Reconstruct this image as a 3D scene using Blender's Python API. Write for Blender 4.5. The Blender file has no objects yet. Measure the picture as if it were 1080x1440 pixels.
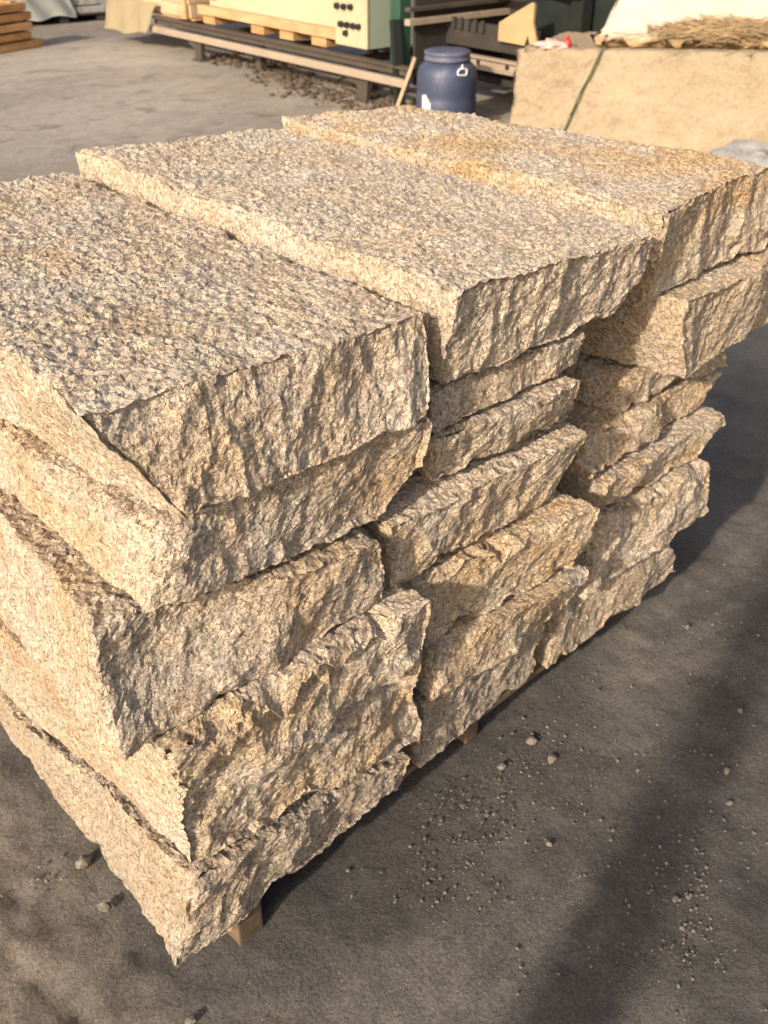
import bpy, bmesh, math, random
import numpy as np
from mathutils import Matrix, Vector

random.seed(7)
R = math.radians
scene = bpy.context.scene
COL = scene.collection

# ------------------------------------------------------------------ noise
def _h(ix, iy, iz, s):
    x = (ix.astype(np.int64) * 374761393 + iy.astype(np.int64) * 668265263
         + iz.astype(np.int64) * 2147483647 + int(s) * 1274126177) & 0xFFFFFFFF
    x = ((x ^ (x >> 13)) * 1274126177) & 0xFFFFFFFF
    x = ((x ^ (x >> 16)) * 2246822519) & 0xFFFFFFFF
    return x ^ (x >> 15)

def _f(h, k):
    return (((h >> k) & 1023).astype(np.float32)) / 1023.0

def perlin(P, s=0):
    P = np.asarray(P, np.float32)
    i = np.floor(P).astype(np.int64); f = P - i
    u = f * f * f * (f * (f * 6 - 15) + 10)
    r = 0
    for a in (0, 1):
        for b in (0, 1):
            for c in (0, 1):
                h = _h(i[:, 0] + a, i[:, 1] + b, i[:, 2] + c, s)
                g = ((_f(h, 0) * 2 - 1) * (f[:, 0] - a) + (_f(h, 10) * 2 - 1) * (f[:, 1] - b)
                     + (_f(h, 20) * 2 - 1) * (f[:, 2] - c))
                w = ((u[:, 0] if a else 1 - u[:, 0]) * (u[:, 1] if b else 1 - u[:, 1])
                     * (u[:, 2] if c else 1 - u[:, 2]))
                r = r + w * g
    return r * 1.6

ROT = np.array(Matrix.Rotation(0.7, 3, Vector((1, 2, 3)).normalized()), np.float32)
def fbm(P, s=0, n=3, gain=.5):
    r = 0; a = 1.0; P = np.asarray(P, np.float32)
    for k in range(n):
        r = r + a * perlin(P, s + k * 17)
        P = (P @ ROT.T) * 2.03 + 5.3; a *= gain
    return r

def scallop(P, s=0, k=1.0, tilt=.7):
    """concave chips meeting in sharp ridges: lower envelope of tilted bowls"""
    P = np.asarray(P, np.float32)
    i = np.floor(P).astype(np.int64)
    best = np.full(len(P), 9.0, np.float32)
    for a in (-1, 0, 1):
        for b in (-1, 0, 1):
            for c in (-1, 0, 1):
                ix, iy, iz = i[:, 0] + a, i[:, 1] + b, i[:, 2] + c
                h = _h(ix, iy, iz, s); h2 = _h(ix, iy, iz, s + 91)
                d = np.stack([P[:, 0] - ix - _f(h, 0), P[:, 1] - iy - _f(h, 10), P[:, 2] - iz - _f(h, 20)], 1)
                v = ((_f(h2, 0) - .5) * tilt * d[:, 0] * 2 + (_f(h2, 10) - .5) * tilt * d[:, 1] * 2
                     + (_f(h2, 20) - .5) * tilt * d[:, 2] * 2 + k * (d * d).sum(1))
                np.minimum(best, v, out=best)
    return best - .18

# ------------------------------------------------------------------ object helpers
def tag(o, label=None, cat=None, group=None, kind=None):
    if label: o['label'] = label
    if cat: o['category'] = cat
    if group: o['group'] = group
    if kind: o['kind'] = kind
    return o

def empty(name, loc=(0, 0, 0), rz=0.0):
    o = bpy.data.objects.new(name, None); COL.objects.link(o)
    o.location = loc; o.rotation_euler = (0, 0, rz); o.empty_display_size = .1
    return o

def np_mesh(name, V, F, mat, smooth=True):
    me = bpy.data.meshes.new(name)
    nf = len(F)
    me.vertices.add(len(V)); me.vertices.foreach_set('co', np.ascontiguousarray(V, np.float32).ravel())
    me.loops.add(nf * 4); me.loops.foreach_set('vertex_index', np.ascontiguousarray(F, np.int32).ravel())
    me.polygons.add(nf)
    me.polygons.foreach_set('loop_start', np.arange(0, nf * 4, 4, dtype=np.int32))
    me.polygons.foreach_set('use_smooth', np.full(nf, smooth))
    me.update(calc_edges=True); me.validate()
    me.materials.append(mat)
    return me

class MB:
    def __init__(self): self.bm = bmesh.new()
    def box(self, lo, hi, bev=.004, rot=None, jit=0.0):
        b = bmesh.new()
        bmesh.ops.create_cube(b, size=1)
        s = [hi[i] - lo[i] for i in range(3)]; c = [(hi[i] + lo[i]) / 2 for i in range(3)]
        for v in b.verts:
            v.co = Vector([v.co[i] * s[i] for i in range(3)])
            if jit: v.co += Vector([random.uniform(-jit, jit) for _ in range(3)])
        if bev: bmesh.ops.bevel(b, geom=b.edges[:], offset=min(bev, min(s) * .3), segments=2, affect='EDGES', profile=.6)
        M = Matrix.Translation(c)
        if rot: M = M @ rot
        b.transform(M); self._join(b); return self
    def bar(self, p, q, w, h, bev=.003):
        p, q = Vector(p), Vector(q); d = q - p
        b = bmesh.new(); bmesh.ops.create_cube(b, size=1)
        for v in b.verts: v.co = Vector((v.co.x * w, v.co.y * h, v.co.z * d.length))
        if bev: bmesh.ops.bevel(b, geom=b.edges[:], offset=min(bev, w * .3, h * .3), segments=1, affect='EDGES')
        b.transform(Matrix.Translation((p + q) / 2) @ d.to_track_quat('Z', 'Y').to_matrix().to_4x4())
        self._join(b); return self
    def tube(self, p, q, r, seg=16):
        p, q = Vector(p), Vector(q); d = q - p
        b = bmesh.new(); bmesh.ops.create_cone(b, cap_ends=True, segments=seg, radius1=r, radius2=r, depth=d.length)
        b.transform(Matrix.Translation((p + q) / 2) @ d.to_track_quat('Z', 'Y').to_matrix().to_4x4())
        self._join(b); return self
    def lathe(self, prof, seg=48, c=(0, 0, 0)):
        b = bmesh.new(); rings = []
        for r, z in prof:
            rings.append([b.verts.new((c[0] + r * math.cos(2 * math.pi * k / seg), c[1] + r * math.sin(2 * math.pi * k / seg), c[2] + z)) for k in range(seg)])
        for A, B in zip(rings, rings[1:]):
            for k in range(seg): b.faces.new((A[k], A[(k + 1) % seg], B[(k + 1) % seg], B[k]))
        b.faces.new(rings[0][::-1]); b.faces.new(rings[-1])
        self._join(b); return self
    def prism(self, pts, lo, hi, M=None):
        """outline in XZ, thickness along Y"""
        b = bmesh.new()
        A = [b.verts.new((x, lo, z)) for x, z in pts]; B = [b.verts.new((x, hi, z)) for x, z in pts]
        n = len(pts); b.faces.new(A); b.faces.new(B[::-1])
        for k in range(n): b.faces.new((A[k], B[k], B[(k + 1) % n], A[(k + 1) % n]))
        bmesh.ops.recalc_face_normals(b, faces=b.faces[:])
        if M: b.transform(M)
        self._join(b); return self
    def rock(self, c, r, sub=1, sq=(1, 1, .7), amp=.22):
        b = bmesh.new(); bmesh.ops.create_icosphere(b, subdivisions=sub, radius=1)
        P = np.array([v.co[:] for v in b.verts], np.float32)
        d = 1 + amp * 1.5 * perlin(P * .9 + random.uniform(0, 500), 3)
        rz = Matrix.Rotation(random.uniform(0, 6.3), 3, 'Z') @ Matrix.Rotation(random.uniform(-.5, .5), 3, 'X')
        for v, k in zip(b.verts, d): v.co = rz @ Vector((v.co.x * k * r * sq[0], v.co.y * k * r * sq[1], v.co.z * k * r * sq[2])) + Vector(c)
        self._join(b); return self
    def _join(self, b):
        me = bpy.data.meshes.new('t'); b.to_mesh(me); b.free(); self.bm.from_mesh(me); bpy.data.meshes.remove(me)
    def build(self, name, mat, parent=None, smooth=False):
        me = bpy.data.meshes.new(name); self.bm.to_mesh(me); self.bm.free()
        me.materials.append(mat)
        if smooth:
            for p in me.polygons: p.use_smooth = True
        o = bpy.data.objects.new(name, me); COL.objects.link(o)
        if parent: o.parent = parent
        return o

def rebase(o, p):
    """move a mesh object's origin to p (its base) without moving it"""
    o.data.transform(Matrix.Translation(-Vector(p))); o.location = p
    return o

# ------------------------------------------------------------------ materials
class NT:
    def __init__(self, name):
        self.m = bpy.data.materials.new(name); self.m.use_nodes = True
        self.t = self.m.node_tree; self.b = self.t.nodes['Principled BSDF']
        self.tc = self.t.nodes.new('ShaderNodeTexCoord')
    def n(self, typ, **kw):
        nd = self.t.nodes.new(typ)
        for k, v in kw.items():
            if k.startswith('i_'): nd.inputs[int(k[2:]) if k[2:].isdigit() else k[2:].replace('_', ' ')].default_value = v
            else: setattr(nd, k, v)
        return nd
    def l(self, a, b): self.t.links.new(a, b)
    def mapping(self, scale=(1, 1, 1), src='Object', rnd=False):
        mp = self.n('ShaderNodeMapping'); mp.inputs['Scale'].default_value = scale
        self.l(self.tc.outputs[src], mp.inputs['Vector'])
        if rnd:
            oi = self.n('ShaderNodeObjectInfo'); m = self.n('ShaderNodeMath', operation='MULTIPLY'); m.inputs[1].default_value = 37.0
            self.l(oi.outputs['Random'], m.inputs[0]); self.l(m.outputs[0], mp.inputs['Location'])
        return mp.outputs[0]
    def noise(self, vec, scale, detail=4, rough=.55, dist=0):
        nd = self.n('ShaderNodeTexNoise'); nd.inputs['Scale'].default_value = scale; nd.inputs['Detail'].default_value = detail
        nd.inputs['Roughness'].default_value = rough; nd.inputs['Distortion'].default_value = dist
        self.l(vec, nd.inputs['Vector']); return nd.outputs['Fac']
    def vor(self, vec, scale, out='Color', feature='F1'):
        nd = self.n('ShaderNodeTexVoronoi', feature=feature); nd.inputs['Scale'].default_value = scale
        self.l(vec, nd.inputs['Vector']); return nd.outputs[out]
    def ramp(self, fac, stops, interp='LINEAR'):
        nd = self.n('ShaderNodeValToRGB'); cr = nd.color_ramp; cr.interpolation = interp
        while len(cr.elements) < len(stops): cr.elements.new(.5)
        for e, (p, c) in zip(cr.elements, stops):
            e.position = p; e.color = (*c, 1) if isinstance(c, tuple) else (c, c, c, 1)
        self.l(fac, nd.inputs[0]); return nd.outputs[0]
    def mix(self, fac, a, b, mode='MIX'):
        nd = self.n('ShaderNodeMix', data_type='RGBA', blend_type=mode)
        for sock, v in ((nd.inputs['Factor'], fac), (nd.inputs['A'], a), (nd.inputs['B'], b)):
            if isinstance(v, (int, float)): sock.default_value = v
            elif isinstance(v, tuple): sock.default_value = (*v, 1)
            else: self.l(v, sock)
        return nd.outputs['Result']
    def math(self, op, a, b=0.0):
        nd = self.n('ShaderNodeMath', operation=op)
        for s, v in ((nd.inputs[0], a), (nd.inputs[1], b)):
            if isinstance(v, (int, float)): s.default_value = v
            else: self.l(v, s)
        return nd.outputs[0]
    def bump(self, h, strength=.5, dist=.01, prev=None):
        nd = self.n('ShaderNodeBump'); nd.inputs['Strength'].default_value = strength; nd.inputs['Distance'].default_value = dist
        self.l(h, nd.inputs['Height'])
        if prev: self.l(prev, nd.inputs['Normal'])
        return nd.outputs[0]
    def done(self, col=None, rough=.7, nrm=None, metal=0.0, spec=.5):
        if col is not None:
            if isinstance(col, tuple): self.b.inputs['Base Color'].default_value = (*col, 1)
            else: self.l(col, self.b.inputs['Base Color'])
        if isinstance(rough, (int, float)): self.b.inputs['Roughness'].default_value = rough
        else: self.l(rough, self.b.inputs['Roughness'])
        self.b.inputs['Metallic'].default_value = metal
        self.b.inputs['Specular IOR Level'].default_value = spec
        if nrm: self.l(nrm, self.b.inputs['Normal'])
        return self.m

def stone_mat():
    t = NT('rusty_granite'); v = t.mapping(rnd=True)
    oc = t.n('ShaderNodeObjectInfo').outputs['Color']            # per slab: r rust, g grey, b tone
    sep = t.n('ShaderNodeSeparateColor'); t.l(oc, sep.inputs[0])
    wv = t.n('ShaderNodeVectorMath', operation='ADD')            # wobble so grains are not perfect cells
    nz = t.n('ShaderNodeTexNoise'); nz.inputs['Scale'].default_value = 180; nz.inputs['Detail'].default_value = 2
    t.l(v, nz.inputs['Vector'])
    sc = t.n('ShaderNodeVectorMath', operation='SCALE'); sc.inputs['Scale'].default_value = .006
    t.l(nz.outputs['Color'], sc.inputs[0]); t.l(v, wv.inputs[0]); t.l(sc.outputs[0], wv.inputs[1])
    w = wv.outputs[0]
    g1 = t.n('ShaderNodeSeparateColor'); t.l(t.vor(w, 235), g1.inputs[0])
    g2 = t.n('ShaderNodeSeparateColor'); t.l(t.vor(w, 122), g2.inputs[0])
    big = t.ramp(g2.outputs[0], [(0, (.86, .73, .56)), (.30, (.74, .63, .52)), (.48, (.60, .50, .41)), (.66, (.80, .66, .57)), (.85, (.92, .80, .63))], 'CONSTANT')
    sml = t.ramp(g1.outputs[0], [(0, (.12, .10, .09)), (.075, (.48, .41, .35)), (.22, (.82, .70, .54)), (.55, (.92, .81, .65)), (.8, (.72, .61, .51))], 'CONSTANT')
    c = t.mix(.42, big, sml)
    # iron stain clouds and grey clouds
    rn = t.noise(v, 5.0, 6, .62, .4); rm = t.ramp(rn, [(.40, 0.0), (.66, 1.0)])
    c = t.mix(t.math('MULTIPLY', rm, sep.outputs[0]), c, t.mix(.8, c, (.96, .73, .43), 'MULTIPLY'))
    rn2 = t.noise(v, 26.0, 5, .65); rm2 = t.ramp(rn2, [(.50, 0.0), (.70, 1.0)])
    c = t.mix(t.math('MULTIPLY', rm2, .40), c, t.mix(.7, c, (.70, .48, .24), 'MULTIPLY'))
    gn = t.noise(v, 3.6, 5, .6, .3); gm = t.ramp(gn, [(.42, 0.0), (.68, 1.0)])
    c = t.mix(t.math('MULTIPLY', gm, sep.outputs[1]), c, t.mix(.8, c, (.72, .68, .66), 'MULTIPLY'))
    # dark pits / biotite clots
    dn = t.noise(w, 75.0, 4, .7); dm = t.ramp(dn, [(.33, 1.0), (.47, 0.0)])
    c = t.mix(t.math('MULTIPLY', dm, .5), c, (.26, .20, .15))
    mo = t.noise(w, 120.0, 3, .65)
    c = t.mix(.85, c, t.ramp(mo, [(.34, (.66, .59, .53)), (.50, (1.0, 1.0, 1.0)), (.66, (1.14, 1.13, 1.10))]), 'MULTIPLY')
    # smooth patches of stone dust lying on level places
    geo = t.n('ShaderNodeNewGeometry'); sx = t.n('ShaderNodeSeparateXYZ'); t.l(geo.outputs['Normal'], sx.inputs[0])
    up = t.ramp(sx.outputs[2], [(.80, 0.0), (.95, 1.0)])
    gs = t.n('ShaderNodeSeparateXYZ'); t.l(t.tc.outputs['Generated'], gs.inputs[0])
    ex = t.ramp(gs.outputs[0], [(.74, 0.0), (.93, 1.0)]); ey = t.ramp(gs.outputs[1], [(.06, 1.0), (.17, 0.0)])
    dn_ = t.math('ADD', t.noise(v, 5.5, 4, .55, .8), t.math('MULTIPLY', t.math('MAXIMUM', ex, ey), .085))
    un = t.ramp(dn_, [(.54, 0.0), (.66, 1.0)])
    dust = t.math('MULTIPLY', t.math('MULTIPLY', up, un), .5)
    c = t.mix(dust, c, (.50, .42, .345))
    tone = t.n('ShaderNodeCombineColor')
    tv = t.math('MULTIPLY', sep.outputs[2], 1.04)
    for k in range(3): t.l(tv, tone.inputs[k])
    c = t.mix(1.0, c, tone.outputs[0], 'MULTIPLY')
    h1 = t.math('ADD', t.math('MULTIPLY', t.math('SUBTRACT', t.noise(w, 95, 4, .7), .5), .75), t.math('MULTIPLY', t.math('SUBTRACT', t.vor(w, 115, 'Distance'), .45), -.38)); h2 = t.noise(w, 260, 2, .7)
    inv = t.math('SUBTRACT', 1.0, dust)
    b = t.bump(t.math('MULTIPLY', h1, inv), 1.0, .028)
    b = t.bump(t.math('MULTIPLY', t.math('SUBTRACT', t.math('ADD', h2, t.math('MULTIPLY', g1.outputs[1], .5)), .75), inv), .9, .005, b)
    return t.done(c, .88, b, spec=.25)

def block_mat(name, a, bcol, stain, sc=1.0):
    t = NT(name); v = t.mapping(rnd=True)
    c = t.ramp(t.noise(v, 2.2 * sc, 7, .62, .3), [(.3, a), (.7, bcol)])
    sm = t.ramp(t.noise(v, 3.5 * sc, 6, .6, .5), [(.55, 0.0), (.72, 1.0)])
    c = t.mix(t.math('MULTIPLY', sm, .5), c, stain)
    g = t.n('ShaderNodeSeparateColor'); t.l(t.vor(v, 90), g.inputs[0])
    c = t.mix(.35, c, t.ramp(g.outputs[0], [(0, .5), (.15, .85), (.5, 1.0), (.8, .92)], 'CONSTANT'), 'MULTIPLY')
    b = t.bump(t.noise(v, 14, 8, .7), .9, .04)
    return t.done(c, .9, b, spec=.2)

def rock_mat():
    t = NT('crusted_white_rock'); v = t.mapping()
    c = t.ramp(t.noise(v, 2.4, 7, .62, .3), [(.3, (.48, .42, .34)), (.7, (.58, .52, .44))])
    sz = t.n('ShaderNodeSeparateXYZ'); t.l(v, sz.inputs[0])
    hz = t.math('ADD', t.math('SUBTRACT', sz.outputs[2], t.math('MULTIPLY', sz.outputs[1], -.055)), t.math('MULTIPLY', t.math('SUBTRACT', t.noise(v, 7, 6, .65), .5), .16))
    oc = t.ramp(t.noise(v, 16, 7, .7), [(.3, (.20, .125, .06)), (.55, (.40, .27, .14)), (.75, (.52, .38, .22))])
    c = t.mix(t.ramp(hz, [(.085, 1.0), (.135, 0.0)]), c, oc)                       # ochre weathering crust along the foot
    return t.done(c, .9, t.bump(t.noise(v, 16, 8, .7), .8, .03), spec=.2)

def wood_mat(name, a, b_, scale=(1, 14, 14)):
    t = NT(name); v = t.mapping(scale, rnd=True)
    f = t.noise(v, 2.2, 6, .6, .8)
    c = t.ramp(f, [(.28, b_), (.62, a)])
    v2 = t.mapping(rnd=True)
    st = t.ramp(t.noise(v2, 6, 5, .6), [(.5, 0.0), (.75, .5)])
    c = t.mix(st, c, tuple(x * .45 for x in b_))
    return t.done(c, .78, t.bump(f, .4, .008), spec=.3)

def paint_mat(name, col, rough=.45, metal=0.0, wear=(.16, .10, .06), amt=.5, sc=5.0):
    t = NT(name); v = t.mapping(rnd=True)
    m = t.ramp(t.noise(v, sc, 7, .68, .4), [(.52, 0.0), (.72, 1.0)])
    c = t.mix(t.math('MULTIPLY', m, amt), col, wear)
    d = t.ramp(t.noise(v, sc * .5, 4, .6), [(.3, .8), (.7, 1.05)])
    c = t.mix(.8, c, d, 'MULTIPLY')
    return t.done(c, t.ramp(t.noise(v, sc * 2, 4), [(.3, rough - .08), (.7, min(1, rough + .2))]), t.bump(t.noise(v, 40, 4), .12, .004), metal)

def ground_mat():
    t = NT('yard_dirt'); v = t.mapping()
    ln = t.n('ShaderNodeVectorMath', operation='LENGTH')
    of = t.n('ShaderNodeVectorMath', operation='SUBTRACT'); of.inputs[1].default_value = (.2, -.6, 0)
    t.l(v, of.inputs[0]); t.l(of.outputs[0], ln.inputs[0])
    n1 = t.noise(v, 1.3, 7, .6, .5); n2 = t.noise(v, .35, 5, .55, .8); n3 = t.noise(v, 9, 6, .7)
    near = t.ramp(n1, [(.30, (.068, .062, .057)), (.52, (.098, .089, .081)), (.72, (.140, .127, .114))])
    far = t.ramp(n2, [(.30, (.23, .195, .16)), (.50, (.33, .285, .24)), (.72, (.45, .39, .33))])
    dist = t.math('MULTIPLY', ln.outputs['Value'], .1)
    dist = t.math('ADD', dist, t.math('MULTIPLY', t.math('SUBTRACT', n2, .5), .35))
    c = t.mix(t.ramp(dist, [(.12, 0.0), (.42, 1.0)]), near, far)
    # pale dust towards the left of the stacks, plain dirt colour to the right
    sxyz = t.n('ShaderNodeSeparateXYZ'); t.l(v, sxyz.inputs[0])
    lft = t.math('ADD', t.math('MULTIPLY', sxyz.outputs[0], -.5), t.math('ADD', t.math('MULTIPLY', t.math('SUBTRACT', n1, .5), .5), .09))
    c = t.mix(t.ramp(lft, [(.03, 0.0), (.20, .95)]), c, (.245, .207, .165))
    c = t.mix(.6, c, t.ramp(n3, [(.3, .72), (.7, 1.25)]), 'MULTIPLY')
    pv = t.mapping((1.0, 2.6, 1.0)); pn = t.noise(pv, 1.1, 6, .62, 1.2)
    c = t.mix(t.ramp(pn, [(.50, 0.0), (.66, .5)]), c, (.22, .19, .165))
    pn2 = t.noise(v, 3.1, 5, .6, .6)
    c = t.mix(t.ramp(pn2, [(.56, 0.0), (.68, .45)]), c, (.085, .068, .058))
    g = t.n('ShaderNodeSeparateColor'); t.l(t.vor(v, 240), g.inputs[0])
    c = t.mix(.55, c, t.ramp(g.outputs[0], [(0, .55), (.3, .9), (.6, 1.05), (.95, 1.12), (.985, 1.7)], 'CONSTANT'), 'MULTIPLY')
    b = t.bump(n3, .5, .018)
    b = t.bump(t.noise(v, 90, 6, .75), .7, .006, b)
    return t.done(c, .9, b, spec=.22)

M = dict(
    stone=stone_mat(), ground=ground_mat(),
    block=block_mat('sawn_block', (.355, .275, .185), (.45, .36, .25), (.40, .28, .165)),
    straw=wood_mat('dry_straw', (.36, .26, .15), (.20, .13, .07)), crust_rock=rock_mat(),
    white_rock=block_mat('white_rock', (.47, .41, .335), (.57, .51, .43), (.46, .36, .25)),
    ochre=block_mat('ochre_crust', (.46, .30, .14), (.62, .43, .22), (.26, .14, .06), 2.0),
    grey_rock=block_mat('grey_rock', (.30, .29, .29), (.42, .40, .38), (.34, .28, .22), 2.0),
    grey_slab=block_mat('grey_stone', (.27, .27, .25), (.38, .37, .34), (.22, .20, .18), 1.5),
    chip=block_mat('stone_chip', (.17, .145, .12), (.34, .29, .24), (.20, .15, .11), 14),
    gravel=block_mat('gravel_grit', (.15, .13, .11), (.32, .28, .24), (.2, .15, .1), 40),
    rubble=block_mat('brown_rubble', (.075, .053, .036), (.16, .115, .078), (.06, .042, .03), 3),
    timber=wood_mat('rough_timber', (.50, .29, .13), (.30, .15, .06)),
    plank=wood_mat('pale_plank', (.50, .38, .25), (.38, .26, .15)),
    orange=wood_mat('orange_board', (.50, .32, .17), (.36, .21, .10)),
    pallet=wood_mat('pallet_wood', (.18, .12, .075), (.10, .068, .042), (14, 1, 14)),
    cream=paint_mat('cream_panel', (.48, .385, .255), .6, 0, (.45, .30, .16), .35, 2.5),
    cabinet=paint_mat('cabinet_enamel', (.45, .375, .25), .4, 0, (.4, .28, .15), .25, 4),
    cabside=paint_mat('cabinet_grey_green', (.30, .36, .28), .5, 0, (.2, .2, .15), .3, 4),
    black=paint_mat('black_plastic', (.02, .02, .02), .5, 0, (.05, .05, .05), .3, 8),
    red=paint_mat('red_plastic', (.55, .03, .03), .45, 0, (.3, .05, .03), .2, 8),
    rail=paint_mat('dark_steel', (.085, .070, .055), .55, .3, (.17, .10, .06), .6, 6),
    rail_pale=paint_mat('dusty_steel', (.34, .27, .20), .6, .1, (.20, .13, .08), .6, 5),
    green=paint_mat('green_enamel', (.020, .062, .038), .5, 0, (.06, .06, .04), .5, 5),
    dkgreen=paint_mat('shaded_dark_green', (.003, .007, .005), .85, 0, (.010, .011, .008), .4, 3),  # dark green with the shade on housing and backdrop put into the colour
    dark=paint_mat('recess_shade_pallet_dark', (.030, .025, .020), .7, 0, (.07, .05, .035), .6, 5),  # machine recess shade put into a dark panel colour; the dark pallet shares it
    steel=paint_mat('grey_steel', (.22, .20, .19), .5, .3, (.14, .10, .07), .5, 6),
    blue=paint_mat('blue_plastic', (.042, .054, .098), .45, 0, (.16, .16, .24), .45, 7),
    bluelid=paint_mat('faded_blue_plastic', (.085, .09, .14), .5, 0, (.25, .25, .32), .4, 9),
    white=paint_mat('white_mark', (.75, .73, .70), .6, 0, (.5, .45, .4), .3, 8),
    film=paint_mat('dusty_film', (.56, .58, .53), .35, 0, (.36, .36, .33), .5, 4),
    canvas=paint_mat('cream_canvas', (.50, .41, .26), .8, 0, (.6, .45, .25), .3, 4),
    rope=paint_mat('green_cord', (.10, .115, .055), .85, 0, (.05, .05, .03), .4, 30),
    pinkrag=paint_mat('pink_cloth', (.66, .38, .33), .9, 0, (.5, .18, .16), .5, 12),
    card=wood_mat('tan_board', (.40, .27, .14), (.31, .20, .10), (1, 3, 3)),
)

# ------------------------------------------------------------------ ground
def graded(lo, hi, step, far, ratio=1.16):
    mid = list(np.arange(lo, hi + 1e-6, step)); a = []; s = step; x = lo
    while x > -far: s *= ratio; x -= s; a.append(x)
    b = []; s = step; x = mid[-1]
    while x < far: s *= ratio; x += s; b.append(x)
    return np.array(a[::-1] + mid + b)
gx = graded(-1.6, 3.0, .014, 220); gy = graded(-1.4, 2.2, .014, 220)
X, Y = np.meshgrid(gx, gy, indexing='ij'); nX, nY = X.shape
P = np.stack([X.ravel(), Y.ravel(), 0 * X.ravel()], 1)
fade = np.clip(1.6 - np.hypot(P[:, 0] - .6, P[:, 1]) / 3, 0.0, 1)
lf = np.clip((.12 - P[:, 0]) / .25, 0, 1) * np.clip((P[:, 1] + .1) / .2, 0, 1)      # scuffed, rutted side
P[:, 2] = fade * lf * (.026 * scallop(P * np.array([10, 4.5, 1]), 8, 1.0, .9) + .018 * scallop(P * np.array([24, 17, 1]), 9, 1.0, 1.0) + .004 * fbm(P * 55, 10, 2))
P[:, 2] += fade * (.008 * fbm(P * 2.3, 1, 2) + .0045 * fbm(P * 9, 2, 3) + .0022 * perlin(P * 34, 5)) - .004
ids = np.arange(nX * nY).reshape(nX, nY)
F = np.stack([ids[:-1, :-1], ids[1:, :-1], ids[1:, 1:], ids[:-1, 1:]], -1).reshape(-1, 4)
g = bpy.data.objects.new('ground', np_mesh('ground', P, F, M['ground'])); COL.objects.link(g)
tag(g, 'dusty grey brown dirt yard floor', None, None, 'structure'); g['category'] = 'ground'

# ------------------------------------------------------------------ granite slabs
def axis(L, fine, front=None, coarse=.02):
    """lattice parameters 0..1 along an edge of length L; fine near 0 when front is given"""
    if front is None:
        n = max(6, int(round(L / fine))); return np.linspace(0, 1, n + 1)
    n1 = int(front / fine); a = np.linspace(0, front / L, n1 + 1)
    n2 = max(4, int((L - front) / coarse)); return np.concatenate([a, np.linspace(front / L, 1, n2 + 1)[1:]])

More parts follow.
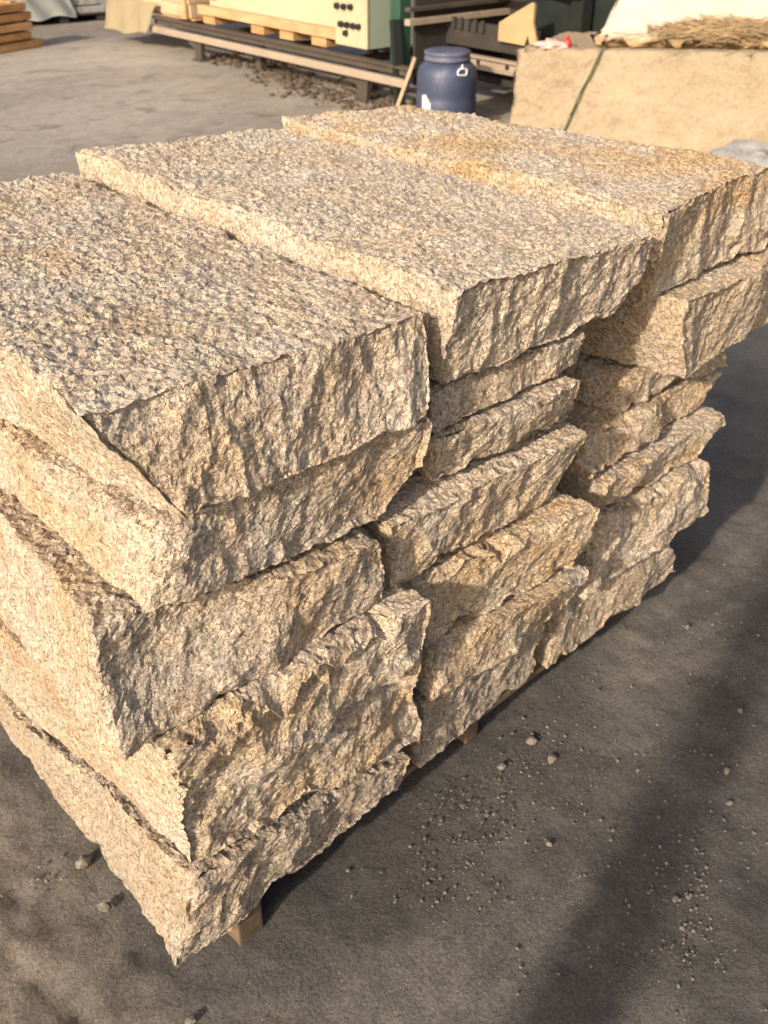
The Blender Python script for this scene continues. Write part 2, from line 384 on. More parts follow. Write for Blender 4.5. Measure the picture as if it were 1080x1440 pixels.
def slab(top, bot, seed, label, color, fine=.006, full=False, A=None, cuts=(), name='granite_slab', mat=None,
         group='rough granite slabs stacked on the pallet', cat='stone slab', ztop=None):
    """top / bot: near-left, near-right, far-right, far-left corners (x, y, z)"""
    a = dict(end=.020, rib=.008, top=.0043, side=.009, back=.015, r_end=.012, r_side=.010, aniso=.5, grain=.0025, chip=.0062)
    if A: a.update(A)
    if 7 <= seed <= 19: a['end'] *= 1.12; top = [(x, y, z - .007) for x, y, z in top]; a['r_end'] = max(a['r_end'], .026)
    T = np.array(top, np.float32); B = np.array(bot, np.float32)
    lx = np.linalg.norm(T[1] - T[0]); ly = np.linalg.norm(T[3] - T[0]); lz = np.mean(T[:, 2] - B[:, 2])
    U = axis(lx, fine); Vv = axis(ly, fine, None if full else .30); W = axis(lz, fine)
    nx, ny, nz = len(U), len(Vv), len(W)
    idx = -np.ones((nx, ny, nz), np.int64)
    m = np.zeros((nx, ny, nz), bool)
    m[0] = m[-1] = True; m[:, 0] = m[:, -1] = True; m[:, :, 0] = m[:, :, -1] = True
    I, J, K = np.nonzero(m); idx[I, J, K] = np.arange(len(I))
    u, v, w = U[I][:, None], Vv[J][:, None], W[K][:, None]
    bil = lambda Q: Q[0] * (1 - u) * (1 - v) + Q[1] * u * (1 - v) + Q[2] * u * v + Q[3] * (1 - u) * v
    P = (bil(B) * (1 - w) + bil(T) * w).astype(np.float32)
    u, v, w = u[:, 0], v[:, 0], w[:, 0]
    rg = np.random.default_rng(seed)
    single = ((I == 0) | (I == nx - 1)).astype(int) + ((J == 0) | (J == ny - 1)) + ((K == 0) | (K == nz - 1)) == 1
    jit = (rg.random((len(P), 3)).astype(np.float32) - .5) * fine * .75
    jit[(I == 0) | (I == nx - 1), 0] = 0; jit[(J == 0) | (J == ny - 1), 1] = 0; jit[(K == 0) | (K == nz - 1), 2] = 0
    P += jit * single[:, None]
    off = np.array([seed * 3.17, seed * 1.31, seed * 2.23], np.float32); Q = P + off
    def quads(S, flip):
        f = np.stack([S[:-1, :-1], S[1:, :-1], S[1:, 1:], S[:-1, 1:]], -1).reshape(-1, 4)
        return f[:, ::-1] if flip else f
    F = np.concatenate([quads(idx[0], True), quads(idx[-1], False), quads(idx[:, 0], False), quads(idx[:, -1], True),
                        quads(idx[:, :, 0], True), quads(idx[:, :, -1], False)])
    # distances (m) to the six faces
    dist = [u * lx, (1 - u) * lx, v * ly, (1 - v) * ly, w * lz, (1 - w) * lz]
    N = [np.array(n, np.float32) for n in ((-1, 0, 0), (1, 0, 0), (0, -1, 0), (0, 1, 0), (0, 0, -1), (0, 0, 1))]
    on = [I == 0, I == nx - 1, J == 0, J == ny - 1, K == 0, K == nz - 1]
    q = a['aniso']; S = np.array([1, 1, q], np.float32)
    # large wander of the whole block, so no edge is ruler straight
    wander = np.stack([fbm(Q * 3.3, 11, 2), fbm(Q * 3.3 + 40, 12, 2), .35 * fbm(Q * 3.3 + 80, 13, 2)], 1) * .013
    wander += np.stack([perlin(Q * 8, 14), perlin(Q * 8 + 40, 15), .5 * perlin(Q * 8 + 80, 16)], 1) * .007
    fine_n = a['grain'] * fbm(Q * 75, 21, 2, .7)
    D = np.zeros_like(P)
    er = np.clip(.35 + 1.5 * perlin(Q * 11, 31) + .9 * perlin(Q * 27, 32), .04, 2.2)     # how chipped the arris is
    for k in range(6):
        s = on[k]
        if not s.any(): continue
        q_ = Q[s]
        if k == 2: d = a['end'] * scallop(q_ * S / .15, 41, 1.0, .9) + a['rib'] * scallop(q_ * S / .045, 42, 1.0, .8) \
                       + a['chip'] * scallop(q_ * np.array([1, 1, .75], np.float32) / .021, 43, .9, 1.1) - .004
        if k == 2 and 'groove' in a:
            z0, x0, dp = a['groove']
            zz = P[s][:, 2] - z0 - .035 * perlin(q_ * 6, 97) - .12 * (P[s][:, 0] - x0)
            d = d - dp * np.exp(-(zz / .016) ** 2) * np.clip((P[s][:, 0] - x0) / .06, 0, 1)
        if k == 2: pass
        elif k == 5: d = a['top'] * (.7 * fbm(q_ * 15, 51, 2) + 1.0 * fbm(q_ * 62, 52, 2, .7) + .6 * fbm(q_ * 4, 53, 2))
        elif k == 0: d = a['side'] * (scallop(q_ * np.array([1, .7, 1], np.float32) / .13, 61, 1.0, .7) + .45 * fbm(q_ * 18, 62, 3))
        elif k == 4: d = -.002 + .003 * fbm(q_ * 12, 71, 2)
        else: d = a['back'] * scallop(q_ / .14, 81, 1.0, .8)
        d = d + fine_n[s] * (1.0 if k in (2, 0) else .7)
        # rounded, chipped arrises
        r = np.zeros(len(q_), np.float32)
        for j in range(6):
            if j // 2 == k // 2: continue
            R_ = a['r_end'] if 2 in (k, j) else a['r_side']
            if (k, j) in ((2, 4), (4, 2), (0, 4), (4, 0)): R_ *= 1.5
            if (k, j) in ((2, 5), (5, 2)) and 'r_top' in a: R_ = a['r_top']
            rr = R_ * er[s]; x = np.clip(rr - dist[j][s], 0, None)
            r = np.maximum(r, rr - np.sqrt(np.clip(rr * rr - x * x, 0, None)))
        D[s] += N[k] * (d - r)[:, None]
    P = P + D + wander * (1 if True else 0)
    for (pt, nr, rough) in cuts:                     # broken-off corners
        n = np.array(nr, np.float32); n /= np.linalg.norm(n)
        e = (P - np.array(pt, np.float32)) @ n + rough * (scallop(Q / .07, 95) + .5 * fbm(Q * 30, 96, 2))
        P = P - n * np.clip(e, 0, None)[:, None]
    base = np.array([*B.mean(0)[:2], B[:, 2].min()], np.float32)
    o = bpy.data.objects.new(name, np_mesh(name, P - base, F, mat or M['stone'], mat is not None)); COL.objects.link(o)
    o.location = [float(x) for x in base]; o.color = (*color, 1)
    return tag(o, label, cat, group)

def q4(nl, nr, fr, fl, z):
    z = z if isinstance(z, (tuple, list)) else (z,) * 4
    return [(*p, zz) for p, zz in zip((nl, nr, fr, fl), z)]

# nearest stack, top to bottom
slab(q4((.020, .014), (.585, .000), (.640, 1.11), (.105, 1.09), (1.115, 1.078, 1.072, 1.108)),
     q4((.112, -.012), (.560, -.030), (.630, 1.08), (.045, 1.06), .926), 1,
     'granite slab on top of the nearest stack, wide mottled tan top and slanting near corner',
     (.55, .36, 1.02), .005, True, dict(rib=.007, end=.017, r_top=.006))
slab(q4((.088, .025), (.570, -.030), (.62, 1.03), (.060, 1.02), .922),
     q4((.042, .000), (.550, .000), (.60, 1.03), (.105, 1.02), (.810, .742, .76, .81)), 2,
     'granite slab directly under the top slab of the nearest stack, pale left side over a dusty ledge',
     (.75, .6, .97), .006, True, dict(end=.024, aniso=.8),
     cuts=[((.49, 0, .775), (.75, -.1, -.9), .02)])
slab(q4((-.010, .040), (.455, -.030), (.52, 1.00), (.110, 1.02), (.806, .738, .755, .806)),
     q4((-.035, .000), (.482, -.008), (.53, 1.00), (.055, 1.02), .603), 3,
     'granite slab third from the top of the nearest stack, stepping out left under a dusty ledge',
     (.7, .8, .95), .006, True, dict(end=.028, aniso=.9, r_top=.02),
     cuts=[((.02, .02, .80), (-.1, -.75, .55), .03)])
slab(q4((.028, -.030), (.530, -.060), (.57, 1.02), (-.030, 1.02), .602),
     q4((.070, .010), (.572, -.020), (.58, 1.02), (.060, 1.02), (.290, .215, .25, .29)), 4,
     'thickest granite slab of the nearest stack with a bulging rounded end, second from the ground',
     (.8, .65, .98), .006, True, dict(end=.030, rib=.010, r_top=.085, aniso=.9, r_end=.02, groove=(.40, .30, .030)))
slab(q4((.060, .006), (.560, -.025), (.58, 1.03), (.035, 1.05), (.274, .200, .236, .274)),
     q4((.000, -.002), (.545, .000), (.58, 1.03), (.105, 1.05), .099), 5,
     'lowest granite slab of the nearest stack with a pointed corner jutting over the dirt',
     (.4, .7, .84), .006, True, dict(end=.020, aniso=.8, r_end=.022, r_side=.018))
# middle stack
slab(q4((.618, -.026), (1.138, -.050), (1.20, 1.06), (.680, 1.13), (1.110, 1.082, 1.088, 1.112)),
     q4((.630, .000), (1.135, -.020), (1.20, 1.06), (.675, 1.12), .942), 6,
     'granite slab on top of the middle stack, light pinkish rugged end and bright narrow left edge',
     (.32, .50, 1.05), .005, True, dict(end=.020, rib=.013, aniso=.30, r_top=.012),
     cuts=[((1.075, -.02, .955), (.62, -.52, -.58), .006)])
slab(q4((.614, .020), (1.06, -.015), (1.13, 1.0), (.66, 1.0), .938),
     q4((.612, .008), (1.085, -.004), (1.10, 1.0), (.66, 1.0), .866), 7,
     'thin granite slab set back in shade under the top slab of the middle stack',
     (.65, .5, .86), .006, False, dict(end=.014, aniso=.8),
     cuts=[((.99, 0, .9), (.8, -.6, 0), .008)])
slab(q4((.606, .008), (.945, -.042), (1.10, 1.0), (.65, 1.0), .863),
     q4((.616, .012), (.980, -.016), (1.10, 1.0), (.65, 1.0), .764), 8,
     'granite slab third from the top of the middle stack, narrow sloping pinkish end',
     (.45, .5, .95), .006, False, dict(end=.016, aniso=.8, r_top=.034),
     cuts=[((.955, -.03, .80), (.8, -.45, -.2), .014)])
slab(q4((.490, -.004), (.980, -.056), (1.10, 1.0), (.53, 1.0), .748),
     q4((.510, .006), (.945, -.012), (1.10, 1.0), (.55, 1.0), .602), 9,
     'granite slab of the middle stack with a dusty brown top ledge and its end jutting out',
     (.6, .45, 1.0), .006, False, dict(end=.018, aniso=.5, r_top=.006, rib=.010),
     cuts=[((.962, -.03, .64), (.85, -.4, -.35), .012)])
slab(q4((.555, .030), (.985, -.085), (1.10, 1.0), (.60, 1.0), .592),
     q4((.618, .000), (1.000, -.040), (1.10, 1.0), (.65, 1.0), .422), 10,
     'granite slab of the middle stack with a yellow sloping broken top, third from the ground',
     (.95, .35, .97), .006, False, dict(end=.024, r_top=.065, aniso=1.0, rib=.009))
slab(q4((.612, -.020), (1.035, -.062), (1.10, 1.0), (.65, 1.0), .418),
     q4((.608, -.016), (1.060, -.018), (1.10, 1.0), (.65, 1.0), .287), 11,
     'granite slab of the middle stack second from the ground, yellowish lower left end',
     (.8, .4, .97), .006, False, dict(end=.024, aniso=.9, r_top=.035))
slab(q4((.600, .016), (.955, -.008), (1.08, 1.0), (.65, 1.0), .285),
     q4((.606, .010), (1.012, .024), (1.08, 1.0), (.65, 1.0), .099), 12,
     'lowest granite slab of the middle stack, smooth greyish end close to the dirt',
     (.3, .7, .80), .006, False, dict(end=.014, rib=.005, aniso=1.0),
     cuts=[((.98, -.01, .14), (.75, -.3, -.7), .012)])
# far right stack
slab(q4((1.176, -.024), (1.625, .000), (1.555, .965), (1.215, 1.075), 1.112),
     q4((1.220, .010), (1.735, -.010), (1.60, .96), (1.235, 1.07), .927), 13,
     'granite slab on top of the far right stack, yellow tinted top and deep upright grooves',
     (1.15, .2, 1.02), .006, True, dict(end=.026, rib=.016, aniso=.22, r_top=.016))
slab(q4((1.255, -.055), (1.775, -.055), (1.70, 1.0), (1.13, 1.0), .924),
     q4((1.325, -.035), (1.725, -.030), (1.80, 1.0), (1.16, 1.0), .737), 14,
     'granite slab of the far right stack with a smooth sunlit yellow left face, second from top',
     (.6, .4, 1.0), .006, False, dict(end=.022, rib=.011, aniso=.4, r_top=.012),
     cuts=[((1.285, -.02, .83), (-.95, -.22, -.2), .003)])
slab(q4((1.262, .050), (1.590, -.006), (1.70, 1.0), (1.30, 1.0), .734),
     q4((1.225, .060), (1.610, .000), (1.70, 1.0), (1.28, 1.0), .651), 15,
     'thin granite slab recessed beneath the sunlit left face of the far right stack',
     (.8, .3, .95), .006, False, dict(end=.016, aniso=.7))
slab(q4((1.120, .040), (1.612, .016), (1.68, 1.0), (1.18, 1.0), .649),
     q4((1.090, .000), (1.580, .030), (1.68, 1.0), (1.16, 1.0), .561), 16,
     'brown yellow granite slab of the far right stack, fourth from the top with a knobbly left corner',
     (1.0, .3, .95), .006, False, dict(end=.032, rib=.010, aniso=.7, r_top=.035))
slab(q4((1.130, -.004), (1.608, -.030), (1.66, 1.0), (1.18, 1.0), .559),
     q4((1.160, .020), (1.500, -.020), (1.66, 1.0), (1.20, 1.0), .461), 17,
     'yellow granite slab of the far right stack, third from the ground with its right tip sticking out',
     (1.0, .2, .97), .006, False, dict(end=.030, rib=.010, aniso=.7, r_top=.04))
slab(q4((1.165, -.002), (1.530, -.050), (1.68, 1.0), (1.20, 1.0), .459),
     q4((1.090, -.012), (1.580, -.036), (1.68, 1.0), (1.18, 1.0), .276), 18,
     'granite slab of the far right stack second from the ground, thick pinkish end with sloping top',
     (.55, .5, .98), .006, False, dict(end=.030, rib=.010, r_top=.05, aniso=.9))
slab(q4((1.070, .030), (1.440, -.016), (1.66, 1.0), (1.12, 1.0), .274),
     q4((1.030, .010), (1.556, .004), (1.66, 1.0), (1.10, 1.0), .099), 19,
     'lowest granite slab of the far right stack, grey brown end leaning out at its foot',
     (.5, .6, .86), .006, False, dict(end=.026, aniso=.8, r_top=.035))

# wooden pallet under the stacks
pal = tag(empty('wooden_pallet', (.8, .5, 0)), 'low wooden pallet carrying the granite stacks with bearer ends peeping out', 'pallet')
for x0, x1, y0 in ((.138, .194, -.480), (.80, .840, -.44), (1.44, 1.51, -.40)):
    MB().box((x0 - .8, y0, 0.0), (x1 - .8, .50, .080), .004, jit=.002).build('bearer', M['pallet'], pal)
for y in (-.42, -.2, .02, .24, .46):
    MB().box((-.72, y - .045, .081), (.78, y + .045, .097), .003).build('deck_board', M['pallet'], pal)

# loose stone chips that read one by one, and grit
chips = [((.036, .376), .027, 'largest pale stone chip, leaning at the foot of the bright left side'),
         ((.012, .262), .020, 'stone chip in the scuffed dirt just nearer than the largest one'),
         ((-.010, -.030), .014, 'stone chip lying alone under the pointed near corner of the lowest slab'),
         ((.895, -.104), .017, 'pale stone chip near the yellow wood bearer, farther out from the stacks'),
         ((.905, -.040), .020, 'stone chip tucked close to the lowest middle slab'),
         ((1.130, -.389), .014, 'pale stone chip at the right edge of the photo, farther of two'),
         ((1.054, -.437), .010, 'small whitish stone chip nearer of two at the right edge'),
         ((.708, -.236), .011, 'white stone chip alone on the dark dirt right of the nearest stack'),
         ((.801, -.040), .015, 'stone chip beside the yellow end of the wood bearer'),
         ((1.318, -.318), .011, 'stone chip farthest out to the right on the open dirt'),
         ((1.50, -.075), .013, 'stone chip by the foot of the far right stack'),
         ((.772, -.482), .010, 'tan stone chip in the loose grit at lower right')]
for (x, y), r, lab in chips:
    o = MB().rock((x, y, r * .22), r * .70, 1, (1, .8, .72), .42).build('stone_chip', M['chip'], None)
    rebase(o, (x, y, 0)); tag(o, lab, 'stone', 'loose stone chips on the dirt')
gr = MB()
cl = [(.80, -.06, .14, 110), (.95, -.12, .18, 110), (.62, -.10, .10, 90), (.56, -.16, .14, 120), (.80, -.50, .07, 90), (.72, -.56, .06, 60), (.88, -.46, .10, 40),
      (1.25, -.30, .22, 70), (1.5, -.12, .14, 60), (-.02, .42, .06, 40), (-.15, .30, .25, 50), (.4, -.35, .35, 60), (1.0, -.3, .35, 90), (.05, .75, .05, 20)]
for x, y, s, n in cl:
    for _ in range(int(n * 1.9)):
        px, py = random.gauss(x, s * random.choice((.6, 1, 1.5))), random.gauss(y, s * .6)
        if .05 < px < 1.6 and 0.02 < py < 1: continue
        r = .0011 + .0040 * random.random() ** 4.2
        gr.rock((px, py, r * .12), r, 1, (1, .85, .5), .35)
go = gr.build('gravel', M['gravel']); tag(go, 'fine loose stone grit scattered over the dirt by the stacks', 'gravel', None, 'stuff')

# ------------------------------------------------------------------ yard behind
def frame(name, p0, d, label, cat, group=None):
    o = empty(name, (*p0, 0), math.atan2(d[1], d[0])); return tag(o, label, cat, group)
BP, BD = (5.55, 5.2), (.096, .995)

rb = frame('roller_rail_bench', BP, BD, 'long low dark steel rail bench on stubby legs, in front of the crates', 'rail bench')
MB().box((-.55, -.05, .245), (3.30, .00, .315), .006).box((-.55, .0, .296), (3.30, .03, .312), .003).build('upper_rail', M['rail'], rb)
MB().box((-.55, .02, .178), (3.28, .075, .238), .01).build('lower_rail', M['rail_pale'], rb)
MB().box((-.55, -.75, .235), (3.30, -.69, .300), .006).build('rear_rail', M['rail'], rb)
for s in (2.50, .03):
    MB().prism([(s - .05, 0), (s + .05, 0), (s + .06, .10), (s + .26, .176), (s - .07, .176)], -.03, .01).box((s - .07, -.06, -.003), (s + .07, .04, .012), .002).build('leg', M['rail'], rb)
MB().box((1.66, -.20, 0), (1.74, -.13, .243), .004).build('leg', M['rail'], rb)
for s in (3.1, 2.2, 1.2, .3): MB().box((s - .03, -.69, .225), (s + .03, -.05, .285), .004).build('cross_member', M['rail'], rb)

c1 = frame('long_wooden_crate', BP, BD, 'long crate with cream side panel on orange boards, left of the control cabinet', 'crate')
MB().box((.46, -.86, .476), (2.36, -.075, 1.02), .01).build('side_panel', M['cream'], c1)
MB().box((.44, -.10, .395), (2.55, -.055, .475), .006).box((.44, -.85, .395), (2.55, -.81, .475), .006).build('base_board', M['orange'], c1)
MB().box((.46, -.80, .40), (2.40, -.11, .470), .004).build('deck', M['timber'], c1)
for s in (2.42, 1.62, 1.18, .72): MB().box((s - .10, -.80, .316), (s + .10, -.09, .394), .004).build('foot_block', M['timber'], c1)
MB().box((2.24, -.086, .535), (2.345, -.050, 1.02), .004).build('corner_batten', M['orange'], c1)

c2 = frame('slab_crate', BP, BD, 'pale plank crate at the far left end of the rail bench', 'crate')
for k in range(4):
    z = .335 + k * .125
    MB().box((2.70, -.85, z), (4.28 - .03 * (k % 2), -.06 + .008 * (k % 2), z + .116), .008, jit=.004).build('side_plank', M['plank'], c2)
MB().box((2.66, -.83, .316), (4.15, -.08, .333), .003).build('base_board', M['timber'], c2)
MB().box((2.72, -.055, .34), (2.80, -.02, .83), .004).build('corner_batten', M['orange'], c2)
MB().box((2.66, -.9, .834), (4.25, -.03, .86), .006).build('lid', M['plank'], c2)

# cream cover hanging over the far end of the crate
n = 26; bm = bmesh.new(); grid = []
for i in range(n):
    row = []
    for j in range(16):
        s = 3.22 + .92 * i / (n - 1); u = j / 15
        y = .008 + .075 * math.sin(u * 1.6) + .014 * math.sin(s * 17 + u * 2.3) + .05 * u
        z = .43 - u * (.43 - (.115 + .05 * (1 - i / (n - 1)) - .015 * math.sin(s * 9)))
        row.append(bm.verts.new((s + .02 * math.sin(u * 7), y, z)))
    grid.append(row)
for i in range(n - 1):
    for j in range(15): bm.faces.new((grid[i][j], grid[i][j + 1], grid[i + 1][j + 1], grid[i + 1][j]))
bmesh.ops.solidify(bm, geom=bm.faces[:], thickness=.006)
mb = MB(); mb._join(bm); o = mb.build('canvas_cover', M['canvas'], None, True)
o.location = (*BP, 0); o.rotation_euler = (0, 0, math.atan2(BD[1], BD[0]))
tag(o, 'cream canvas flap hanging over the far end of the rail bench', 'canvas')

cab = frame('control_cabinet', BP, BD, 'cream control cabinet with rows of black knobs on its front', 'control cabinet')
MB().box((.005, -.50, .372), (.395, -.045, 1.22), .006).build('housing', M['cabside'], cab)
dr = MB().box((.0, -.043, .375), (.40, -.018, 1.22), .006).build('door', M['cabinet'], cab)
for s, z in ((.355, .655), (.27, .655), (.185, .66), (.31, .53), (.235, .53), (.16, .53), (.09, .53), (.33, .79), (.24, .79), (.15, .79), (.25, .47)):
    MB().tube((s, -.019, z), (s, .012, z), .022).box((s - .006, .012, z - .018), (s + .006, .022, z + .018), .002).build('knob', M['black'], dr)
for s in (.055, .355): MB().box((s - .035, -.40, .0), (s + .035, -.33, .371), .004).build('stand_leg', M['rail'], cab)

mc = frame('green_steel_machine', BP, BD, 'green steel framed machine with dark recesses behind the blue barrel', 'machine')
for s, y in ((-.30, -.10), (-.42, -1.85), (-1.40, -.85)): MB().box((s - .055, y - .055, .24 if y > -.2 else 0), (s + .055, y + .055, 1.25), .006).build('post', M['green' if y > -.2 else 'dkgreen'], mc)
MB().bar((-.33, -.02, .62), (-.42, .0, .0), .075, .05).build('front_leg', M['dkgreen'], mc)
for z, w_ in ((.605, .045), (.69, .03)): MB().box((-.46, -1.9, z - w_ / 2), (-.40, -.05, z + w_ / 2), .006).build('side_beam', M['rail_pale' if z < .65 else 'rail'], mc)
MB().box((-.395, -1.85, .15), (-.375, -.16, 1.2), .004).build('shade_sheet', M['dark'], mc)  # dark sheet added to stand in for the shade inside the recess
MB().box((-1.45, -.80, .80), (-.24, -.74, .84), .006).build('cross_beam', M['dkgreen'], mc)
MB().box((-1.33, -1.1, .42), (-.36, -.52, .46), .004).build('tray', M['dark'], mc)
MB().box((-1.36, -1.16, .10), (-.30, -1.10, 1.2), .004).build('back_panel', M['dark'], mc)
MB().box((-1.33, -.52, .425), (-.30, -.48, .60), .004).build('apron', M['dark'], mc)
for s in np.linspace(-.42, -.80, 6): MB().box((s - .014, -.479, .54), (s + .014, -.455, .62), .003).build('slot_rib', M['dark'], mc)
ch = MB().box((-1.36, -.46, .30), (-.68, -.42, .39), .006).box((-1.36, -.42, .30), (-.68, -.39, .315), .003).box((-1.36, -.42, .375), (-.68, -.39, .39), .003).build('channel_beam', M['rail_pale'], mc)
for s in (-.82, -1.12): MB().tube((s, -.422, .345), (s, -.412, .345), .018).build('bolt', M['black'], ch)
MB().box((-1.36, -.60, .19), (-.30, -.52, .24), .004).build('lower_beam', M['dark'], mc)

hs = frame('dark_backdrop', BP, BD, 'long dark green backdrop added across the yard to keep the background dark', 'wall')  # backdrop added so the view behind the machine stays dark
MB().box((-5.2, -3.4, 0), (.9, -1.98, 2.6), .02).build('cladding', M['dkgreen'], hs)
for s in (.3, -.9, -2.1, -3.3, -4.5): MB().box((s - .02, -1.979, .02), (s + .02, -1.95, 2.58), .004).build('seam_rib', M['green'], hs)
hb = frame('dark_housing', (6.32, 3.95), (.27, -.963), 'dark green machine housing right behind the tan block and red bottle', 'machine')
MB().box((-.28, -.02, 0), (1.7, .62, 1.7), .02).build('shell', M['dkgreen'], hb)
MB().box((-.20, -.045, .25), (.55, -.021, 1.5), .006).build('access_panel', M['dkgreen'], hb)

o = MB().prism([(-.15, .03), (.12, .18), (.14, .17), (.15, .05), (.23, -.11), (.17, -.13), (.12, -.03), (.10, -.10), (-.14, -.09)], -.012, .012).build('tan_board', M['card'])
o.location = (5.90, 4.02, .60); o.rotation_euler = (R(-8), 0, math.atan2(-BD[1], -BD[0]) + .10)
tag(o, 'tan broken board leaning on the green machine above the steel channel', 'board')
o = MB().bar((0, 0, 0), (.10, -.10, .38), .07, .022).build('pale_plank', M['plank'])
o.location = (5.36, 4.69, .02); tag(o, 'short pale plank leaning beside the blue barrel', 'plank')

# rubble strip under the bench
rub = MB()
for _ in range(1500):
    s = random.uniform(-1.9, 2.7); y = random.gauss(-.12 if s < 1.5 else -.30, .16)
    if s < .8: y += .12
    r = .006 + .026 * random.random() ** 3
    p = Vector(BP) + Vector(BD) * s + Vector((-BD[1], BD[0])) * y
    rub.rock((p.x, p.y, r * .25), r, 1, (1, .9, .6), .3)
tag(rub.build('rubble', M['rubble']), 'brown dirt and rubble strewn under the rail bench', 'rubble', None, 'stuff')

# blue barrel
bx, by = 5.40, 4.22
ba = tag(empty('blue_barrel', (bx, by, 0), R(-132)), 'blue plastic barrel with paler screw lid and white mark', 'barrel')
MB().lathe([(.195, 0), (.212, .02), (.215, .18), (.208, .20), (.215, .22), (.212, .34), (.200, .385), (.170, .417), (.150, .427)]).build('body', M['blue'], ba, True)
MB().lathe([(.140, .426), (.162, .430), (.166, .446), (.158, .452), (.158, .470), (.166, .476), (.163, .490), (.148, .496), (.06, .499)]).build('lid', M['bluelid'], ba, True)
def ring_on(r, pts, w, name, mat, par):
    m = MB()
    for (a0, z0), (a1, z1) in zip(pts, pts[1:]):
        m.bar((r * math.cos(a0), r * math.sin(a0), z0), (r * math.cos(a1), r * math.sin(a1), z1), w, w * .7, 0)
    return m.build(name, mat, par)
# the figure's +x axis faces the camera; a white looped mark on the shoulder, paint splash low on the left
ring_on(.206, [(a + .42, z) for a, z in ((-.17, .362), (.15, .358), (.19, .378), (.16, .398), (.02, .402), (-.12, .398), (-.18, .380), (-.17, .362))], .011, 'white_mark', M['white'], ba)
ring_on(.205, [(.40, .405), (.42, .428)], .010, 'white_mark', M['white'], ba)
sp = MB()
for a, z, h in ((-.95, .17, .10), (-.86, .16, .13), (-.77, .15, .09), (-.68, .15, .06)):
    sp.bar((.2125 * math.cos(a), .2125 * math.sin(a), z - h / 2), (.2125 * math.cos(a), .2125 * math.sin(a), z + h / 2), .008, .022, .002)
sp.build('paint_splash', M['white'], ba)

# big sawn block with rock on top (coordinates along the block's front face)
KP, KD = (5.35, 3.6), (.27, -.963)
kz = math.atan2(KD[1], KD[0])
def K(s, dpt, z):   # front face direction s, depth behind it
    return (KP[0] + KD[0] * s - KD[1] * dpt, KP[1] + KD[1] * s + KD[0] * dpt, z)
def block(name, mat, s0, s1, d0, d1, z0, z1, label, seed, lean=0.0, zb=0.0, fine=.03, A=None, cuts=(), top=None):
    tp = top or [(s0 + .03, d0 + .02), (s1, d0 + .02), (s1, d1), (s0 + .03, d1)]
    T = [K(*p, z1 + lean * k) for k, p in zip((0, 1, 1, 0), tp)]
    B = [K(*p, z0 + zb * k) for k, p in zip((0, 1, 1, 0), ((s0, d0), (s1, d0), (s1, d1), (s0, d1)))]
    ns = dict(end=.03, rib=.006, top=.012, side=.02, back=.02, r_end=.03, r_side=.03, grain=.006); ns.update(A or {})
    return slab(T, B, seed, label, (.3, .3, 1), fine, True, ns, cuts, name, M[mat], None, 'stone block')
block('sawn_stone_block', 'block', 0, 2.3, 0, .92, -.025, .572,
      'large smooth tan stone block behind the stacks with a dark cord across its face', 31, lean=.125, A=dict(end=.010, rib=.003, chip=.003, top=.006))
wr = block('whitish_rock', 'crust_rock', .50, 2.3, .10, .90, .60, 1.25,
      'big whitish rock lying on top of the tan block', 32, lean=.06, zb=.10, A=dict(end=.035, rib=.0, chip=.002, r_end=.045, top=.02),
      top=[(.80, .26), (2.3, .26), (2.3, .90), (.80, .90)])
# straw caught in the crevice of the whitish rock
m = MB()
for _ in range(900):
    t_ = random.gauss(.5, .24); s_ = 1.0 + .62 * t_; z_ = .735 + .06 * t_ + random.gauss(0, .020 * (1.2 - abs(t_ - .5)))
    L_ = random.uniform(.05, .13); d_ = random.uniform(.035, .10); up_ = random.gauss(0, .022)
    m.bar(K(s_ - L_, d_, z_ - up_), K(s_ + L_, d_ + random.uniform(-.03, .03), z_ + up_), .0035, .003, 0)
o = m.build('straw_clump', M['straw']); rebase(o, K(1.31, .07, .73))
tag(o, 'brown straw clump caught in the crevice of the whitish rock', 'straw')

# cord across the block's face
cp = [K(.59, .0, .57), K(.55, -.014, .47), K(.49, -.018, .34), K(.44, -.016, .20), K(.385, -.014, .04), K(.37, -.02, .003)]
m = MB(); m.tube(K(.60, .10, .618), K(.598, -.008, .606), .007)
m.tube(K(.598, -.008, .606), cp[1], .007)
for p, q_ in zip(cp[1:], cp[2:]): m.tube(p, q_, .007)
o = m.build('green_cord', M['rope'], None, True); rebase(o, cp[-1]); tag(o, 'thin dark green cord hanging slantwise down the tan block', 'cord')

# crumpled cloth and a small red bottle on the block
b = bmesh.new(); bmesh.ops.create_icosphere(b, subdivisions=4, radius=1)
Pn = np.array([v.co[:] for v in b.verts], np.float32); dd = 1 + .55 * fbm(Pn * 2.2 + 9, 7, 3)
for v, k in zip(b.verts, dd): v.co = Vector((v.co.x * .12 * k, v.co.y * .09 * k, max(-.004, v.co.z * .036 * k)))
m = MB(); m._join(b); o = m.build('crumpled_cloth', M['pinkrag'], None, True); o.location = K(.24, .11, .588); o.rotation_euler = (0, 0, kz)
tag(o, 'crumpled pink and white cloth lying on the left end of the tan block', 'cloth')
bt = tag(empty('red_bottle', K(.335, .09, .588)), 'small bright red bottle standing on the tan block beside the cloth', 'bottle')
MB().lathe([(.022, 0), (.024, .004), (.024, .045), (.012, .055)], 20).build('body', M['red'], bt, True)
MB().lathe([(.011, .055), (.011, .074), (.009, .076)], 16).build('cap', M['red'], bt, True)

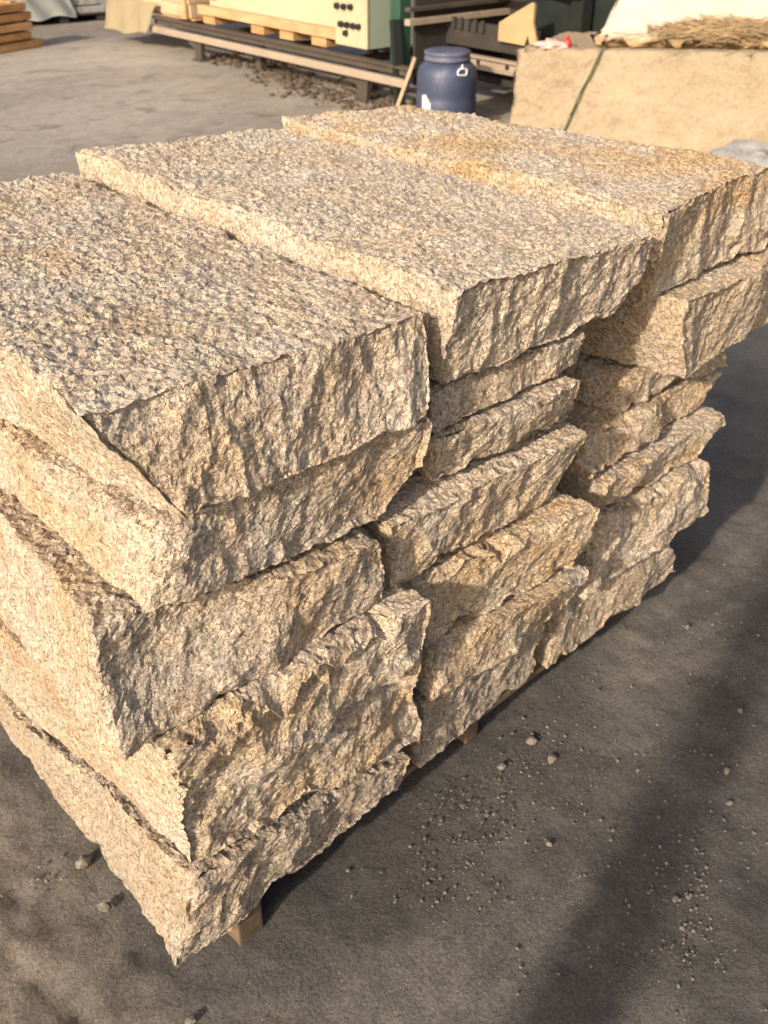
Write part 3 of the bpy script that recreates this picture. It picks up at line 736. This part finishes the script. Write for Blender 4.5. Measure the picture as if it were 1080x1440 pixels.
# grey rock chunk at the block's foot
mb = MB().rock((0, 0, 0), .33, 5, (1.2, .8, .48), .3)
Pn = np.array([v.co[:] for v in mb.bm.verts], np.float32)
dd = .06 * scallop(Pn / .16, 5, 1.0, 1.0) + .012 * fbm(Pn * 22, 6, 3)
for v, k in zip(mb.bm.verts, dd): v.co += v.co.normalized() * float(k)
o = mb.build('grey_rock', M['grey_rock'], None, True)
o.location = K(1.62, -.26, .03); o.rotation_euler = (0, 0, kz); tag(o, 'rounded grey rock lying at the right foot of the tan block', 'rock')

# timber stack in the far left corner: every board its own
TP, TD = (5.183, 9.541), (-1, -.22)
tz = math.atan2(TD[1], TD[0])
tl = ['lowest board of the orange timber stack in the far left corner, sticking out farthest', 'second board from the ground in the orange timber stack',
      'third board up in the orange timber stack, dark gap below', 'fourth board up in the orange timber stack', 'topmost board of the orange timber stack']
z = 0.0
for k, (h_, s0) in enumerate(((.085, -.03), (.085, .10), (.085, .08), (.09, .06), (.09, .12))):
    m = MB().box((s0, -.35, z), (2.2, .02 - .02 * (k % 2), z + h_ - .016), .008, jit=.006)
    for s in (s0 + .12, 1.0): m.box((s - .03, -.34, z + h_ - .016), (s + .03, -.03, z + h_), .002)
    o = m.build('timber_board', M['timber']); o.location = (*TP, z); o.data.transform(Matrix.Translation((0, 0, -z)))
    o.rotation_euler = (0, 0, tz + math.pi if False else tz); tag(o, tl[k], 'timber board', 'boards of the timber stack')
    z += h_

# grey slabs under film behind
GP = (6.745, 10.776); gz = math.atan2(.2, -.98)
p2 = empty('dark_pallet', (*GP, 0), gz); tag(p2, 'dark pallet under the grey slabs at the top left of the yard', 'pallet')
for s in (.05, .5, 1.0): MB().box((s - .05, -.75, 0), (s + .05, .0, .07), .004).build('bearer', M['dark'], p2)
MB().box((-.02, -.78, .071), (1.25, .02, .09), .004).build('deck_board', M['dark'], p2)
gl = ['lowest grey slab on the dark pallet far behind', 'grey slab second up on the dark pallet far behind', 'grey slab third up on the dark pallet, film over its left half']
for k in range(3):
    o = MB().box((0 + .03 * k, -.75, 0), (1.2, .0 - .015 * k, .075), .012, jit=.012).build('grey_slab', M['grey_slab'])
    o.location = (*GP, .092 + .08 * k); o.rotation_euler = (0, 0, gz); tag(o, gl[k], 'stone slab', 'grey slabs on the dark pallet')
bm = bmesh.new(); grid = []
for i in range(24):
    row = []
    for j in range(18):
        s = .40 + .95 * i / 23; u = j / 17
        y = .03 + .02 * math.sin(s * 21 + u * 3) + .03 * u; zz = .40 - u * (.33 - .02 * math.sin(s * 13))
        row.append(bm.verts.new((s + .03 * math.sin(u * 5), y, zz)))
    grid.append(row)
for i in range(23):
    for j in range(17): bm.faces.new((grid[i][j], grid[i][j + 1], grid[i + 1][j + 1], grid[i + 1][j]))
bmesh.ops.solidify(bm, geom=bm.faces[:], thickness=.004)
m = MB(); m._join(bm); o = m.build('plastic_film', M['film'], None, True); o.location = (*GP, 0); o.rotation_euler = (0, 0, gz)
tag(o, 'pale dusty plastic film hanging over the left of the grey slabs', 'plastic film')

# unseen post added as stand-in caster of the shadow across the dirt
AZ, EL = 12.5, 25.5
post = tag(empty('shadow_post', (-1.30, -.866, 0)), 'square grey post added out of view to cast the shadow on the dirt', 'post')
MB().box((-.065, -.065, .01), (.065, .065, 2.3), .006).build('shaft', M['steel'], post)
MB().box((-.13, -.13, -.005), (.13, .13, .012), .003).build('base_plate', M['steel'], post)
MB().box((-.072, -.072, 2.3), (.072, .072, 2.32), .004).build('cap', M['steel'], post)

# ------------------------------------------------------------------ light, sky, camera
w = bpy.data.worlds.new('World'); scene.world = w; w.use_nodes = True
sky = w.node_tree.nodes.new('ShaderNodeTexSky'); sky.sky_type = 'NISHITA'; sky.sun_disc = False
sky.sun_elevation = R(EL); sky.air_density = 1.0; sky.dust_density = 5.0; sky.ozone_density = .6
sd = Vector((-math.cos(R(AZ)) * math.cos(R(EL)), -math.sin(R(AZ)) * math.cos(R(EL)), math.sin(R(EL))))   # towards the sun
sky.sun_rotation = math.atan2(sd.x, sd.y)
bg = w.node_tree.nodes['Background']; bg.inputs['Strength'].default_value = .14
w.node_tree.links.new(sky.outputs[0], bg.inputs['Color'])
L = bpy.data.lights.new('sun', 'SUN'); L.energy = 4.2; L.angle = R(1.8); L.color = (1.0, .885, .73)
lo = bpy.data.objects.new('sun', L); COL.objects.link(lo); lo.rotation_euler = sd.to_track_quat('Z', 'Y').to_euler(); lo.location = sd * 20

cam = bpy.data.cameras.new('camera'); co = bpy.data.objects.new('camera', cam); COL.objects.link(co)
co.location = (-.492, -.962, 1.65); co.rotation_euler = (R(90 - 32.535), 0, R(-45.4))
cam.sensor_fit = 'VERTICAL'; cam.sensor_height = 36; cam.lens = 36.25; cam.clip_start = .02; cam.clip_end = 1000
cam.dof.use_dof = True; cam.dof.focus_distance = 1.45; cam.dof.aperture_fstop = 8.5
scene.camera = co
vs = scene.view_settings; vs.view_transform = 'Standard'; vs.look = 'None'; vs.gamma = 1; vs.use_curve_mapping = False
vs.exposure = .42
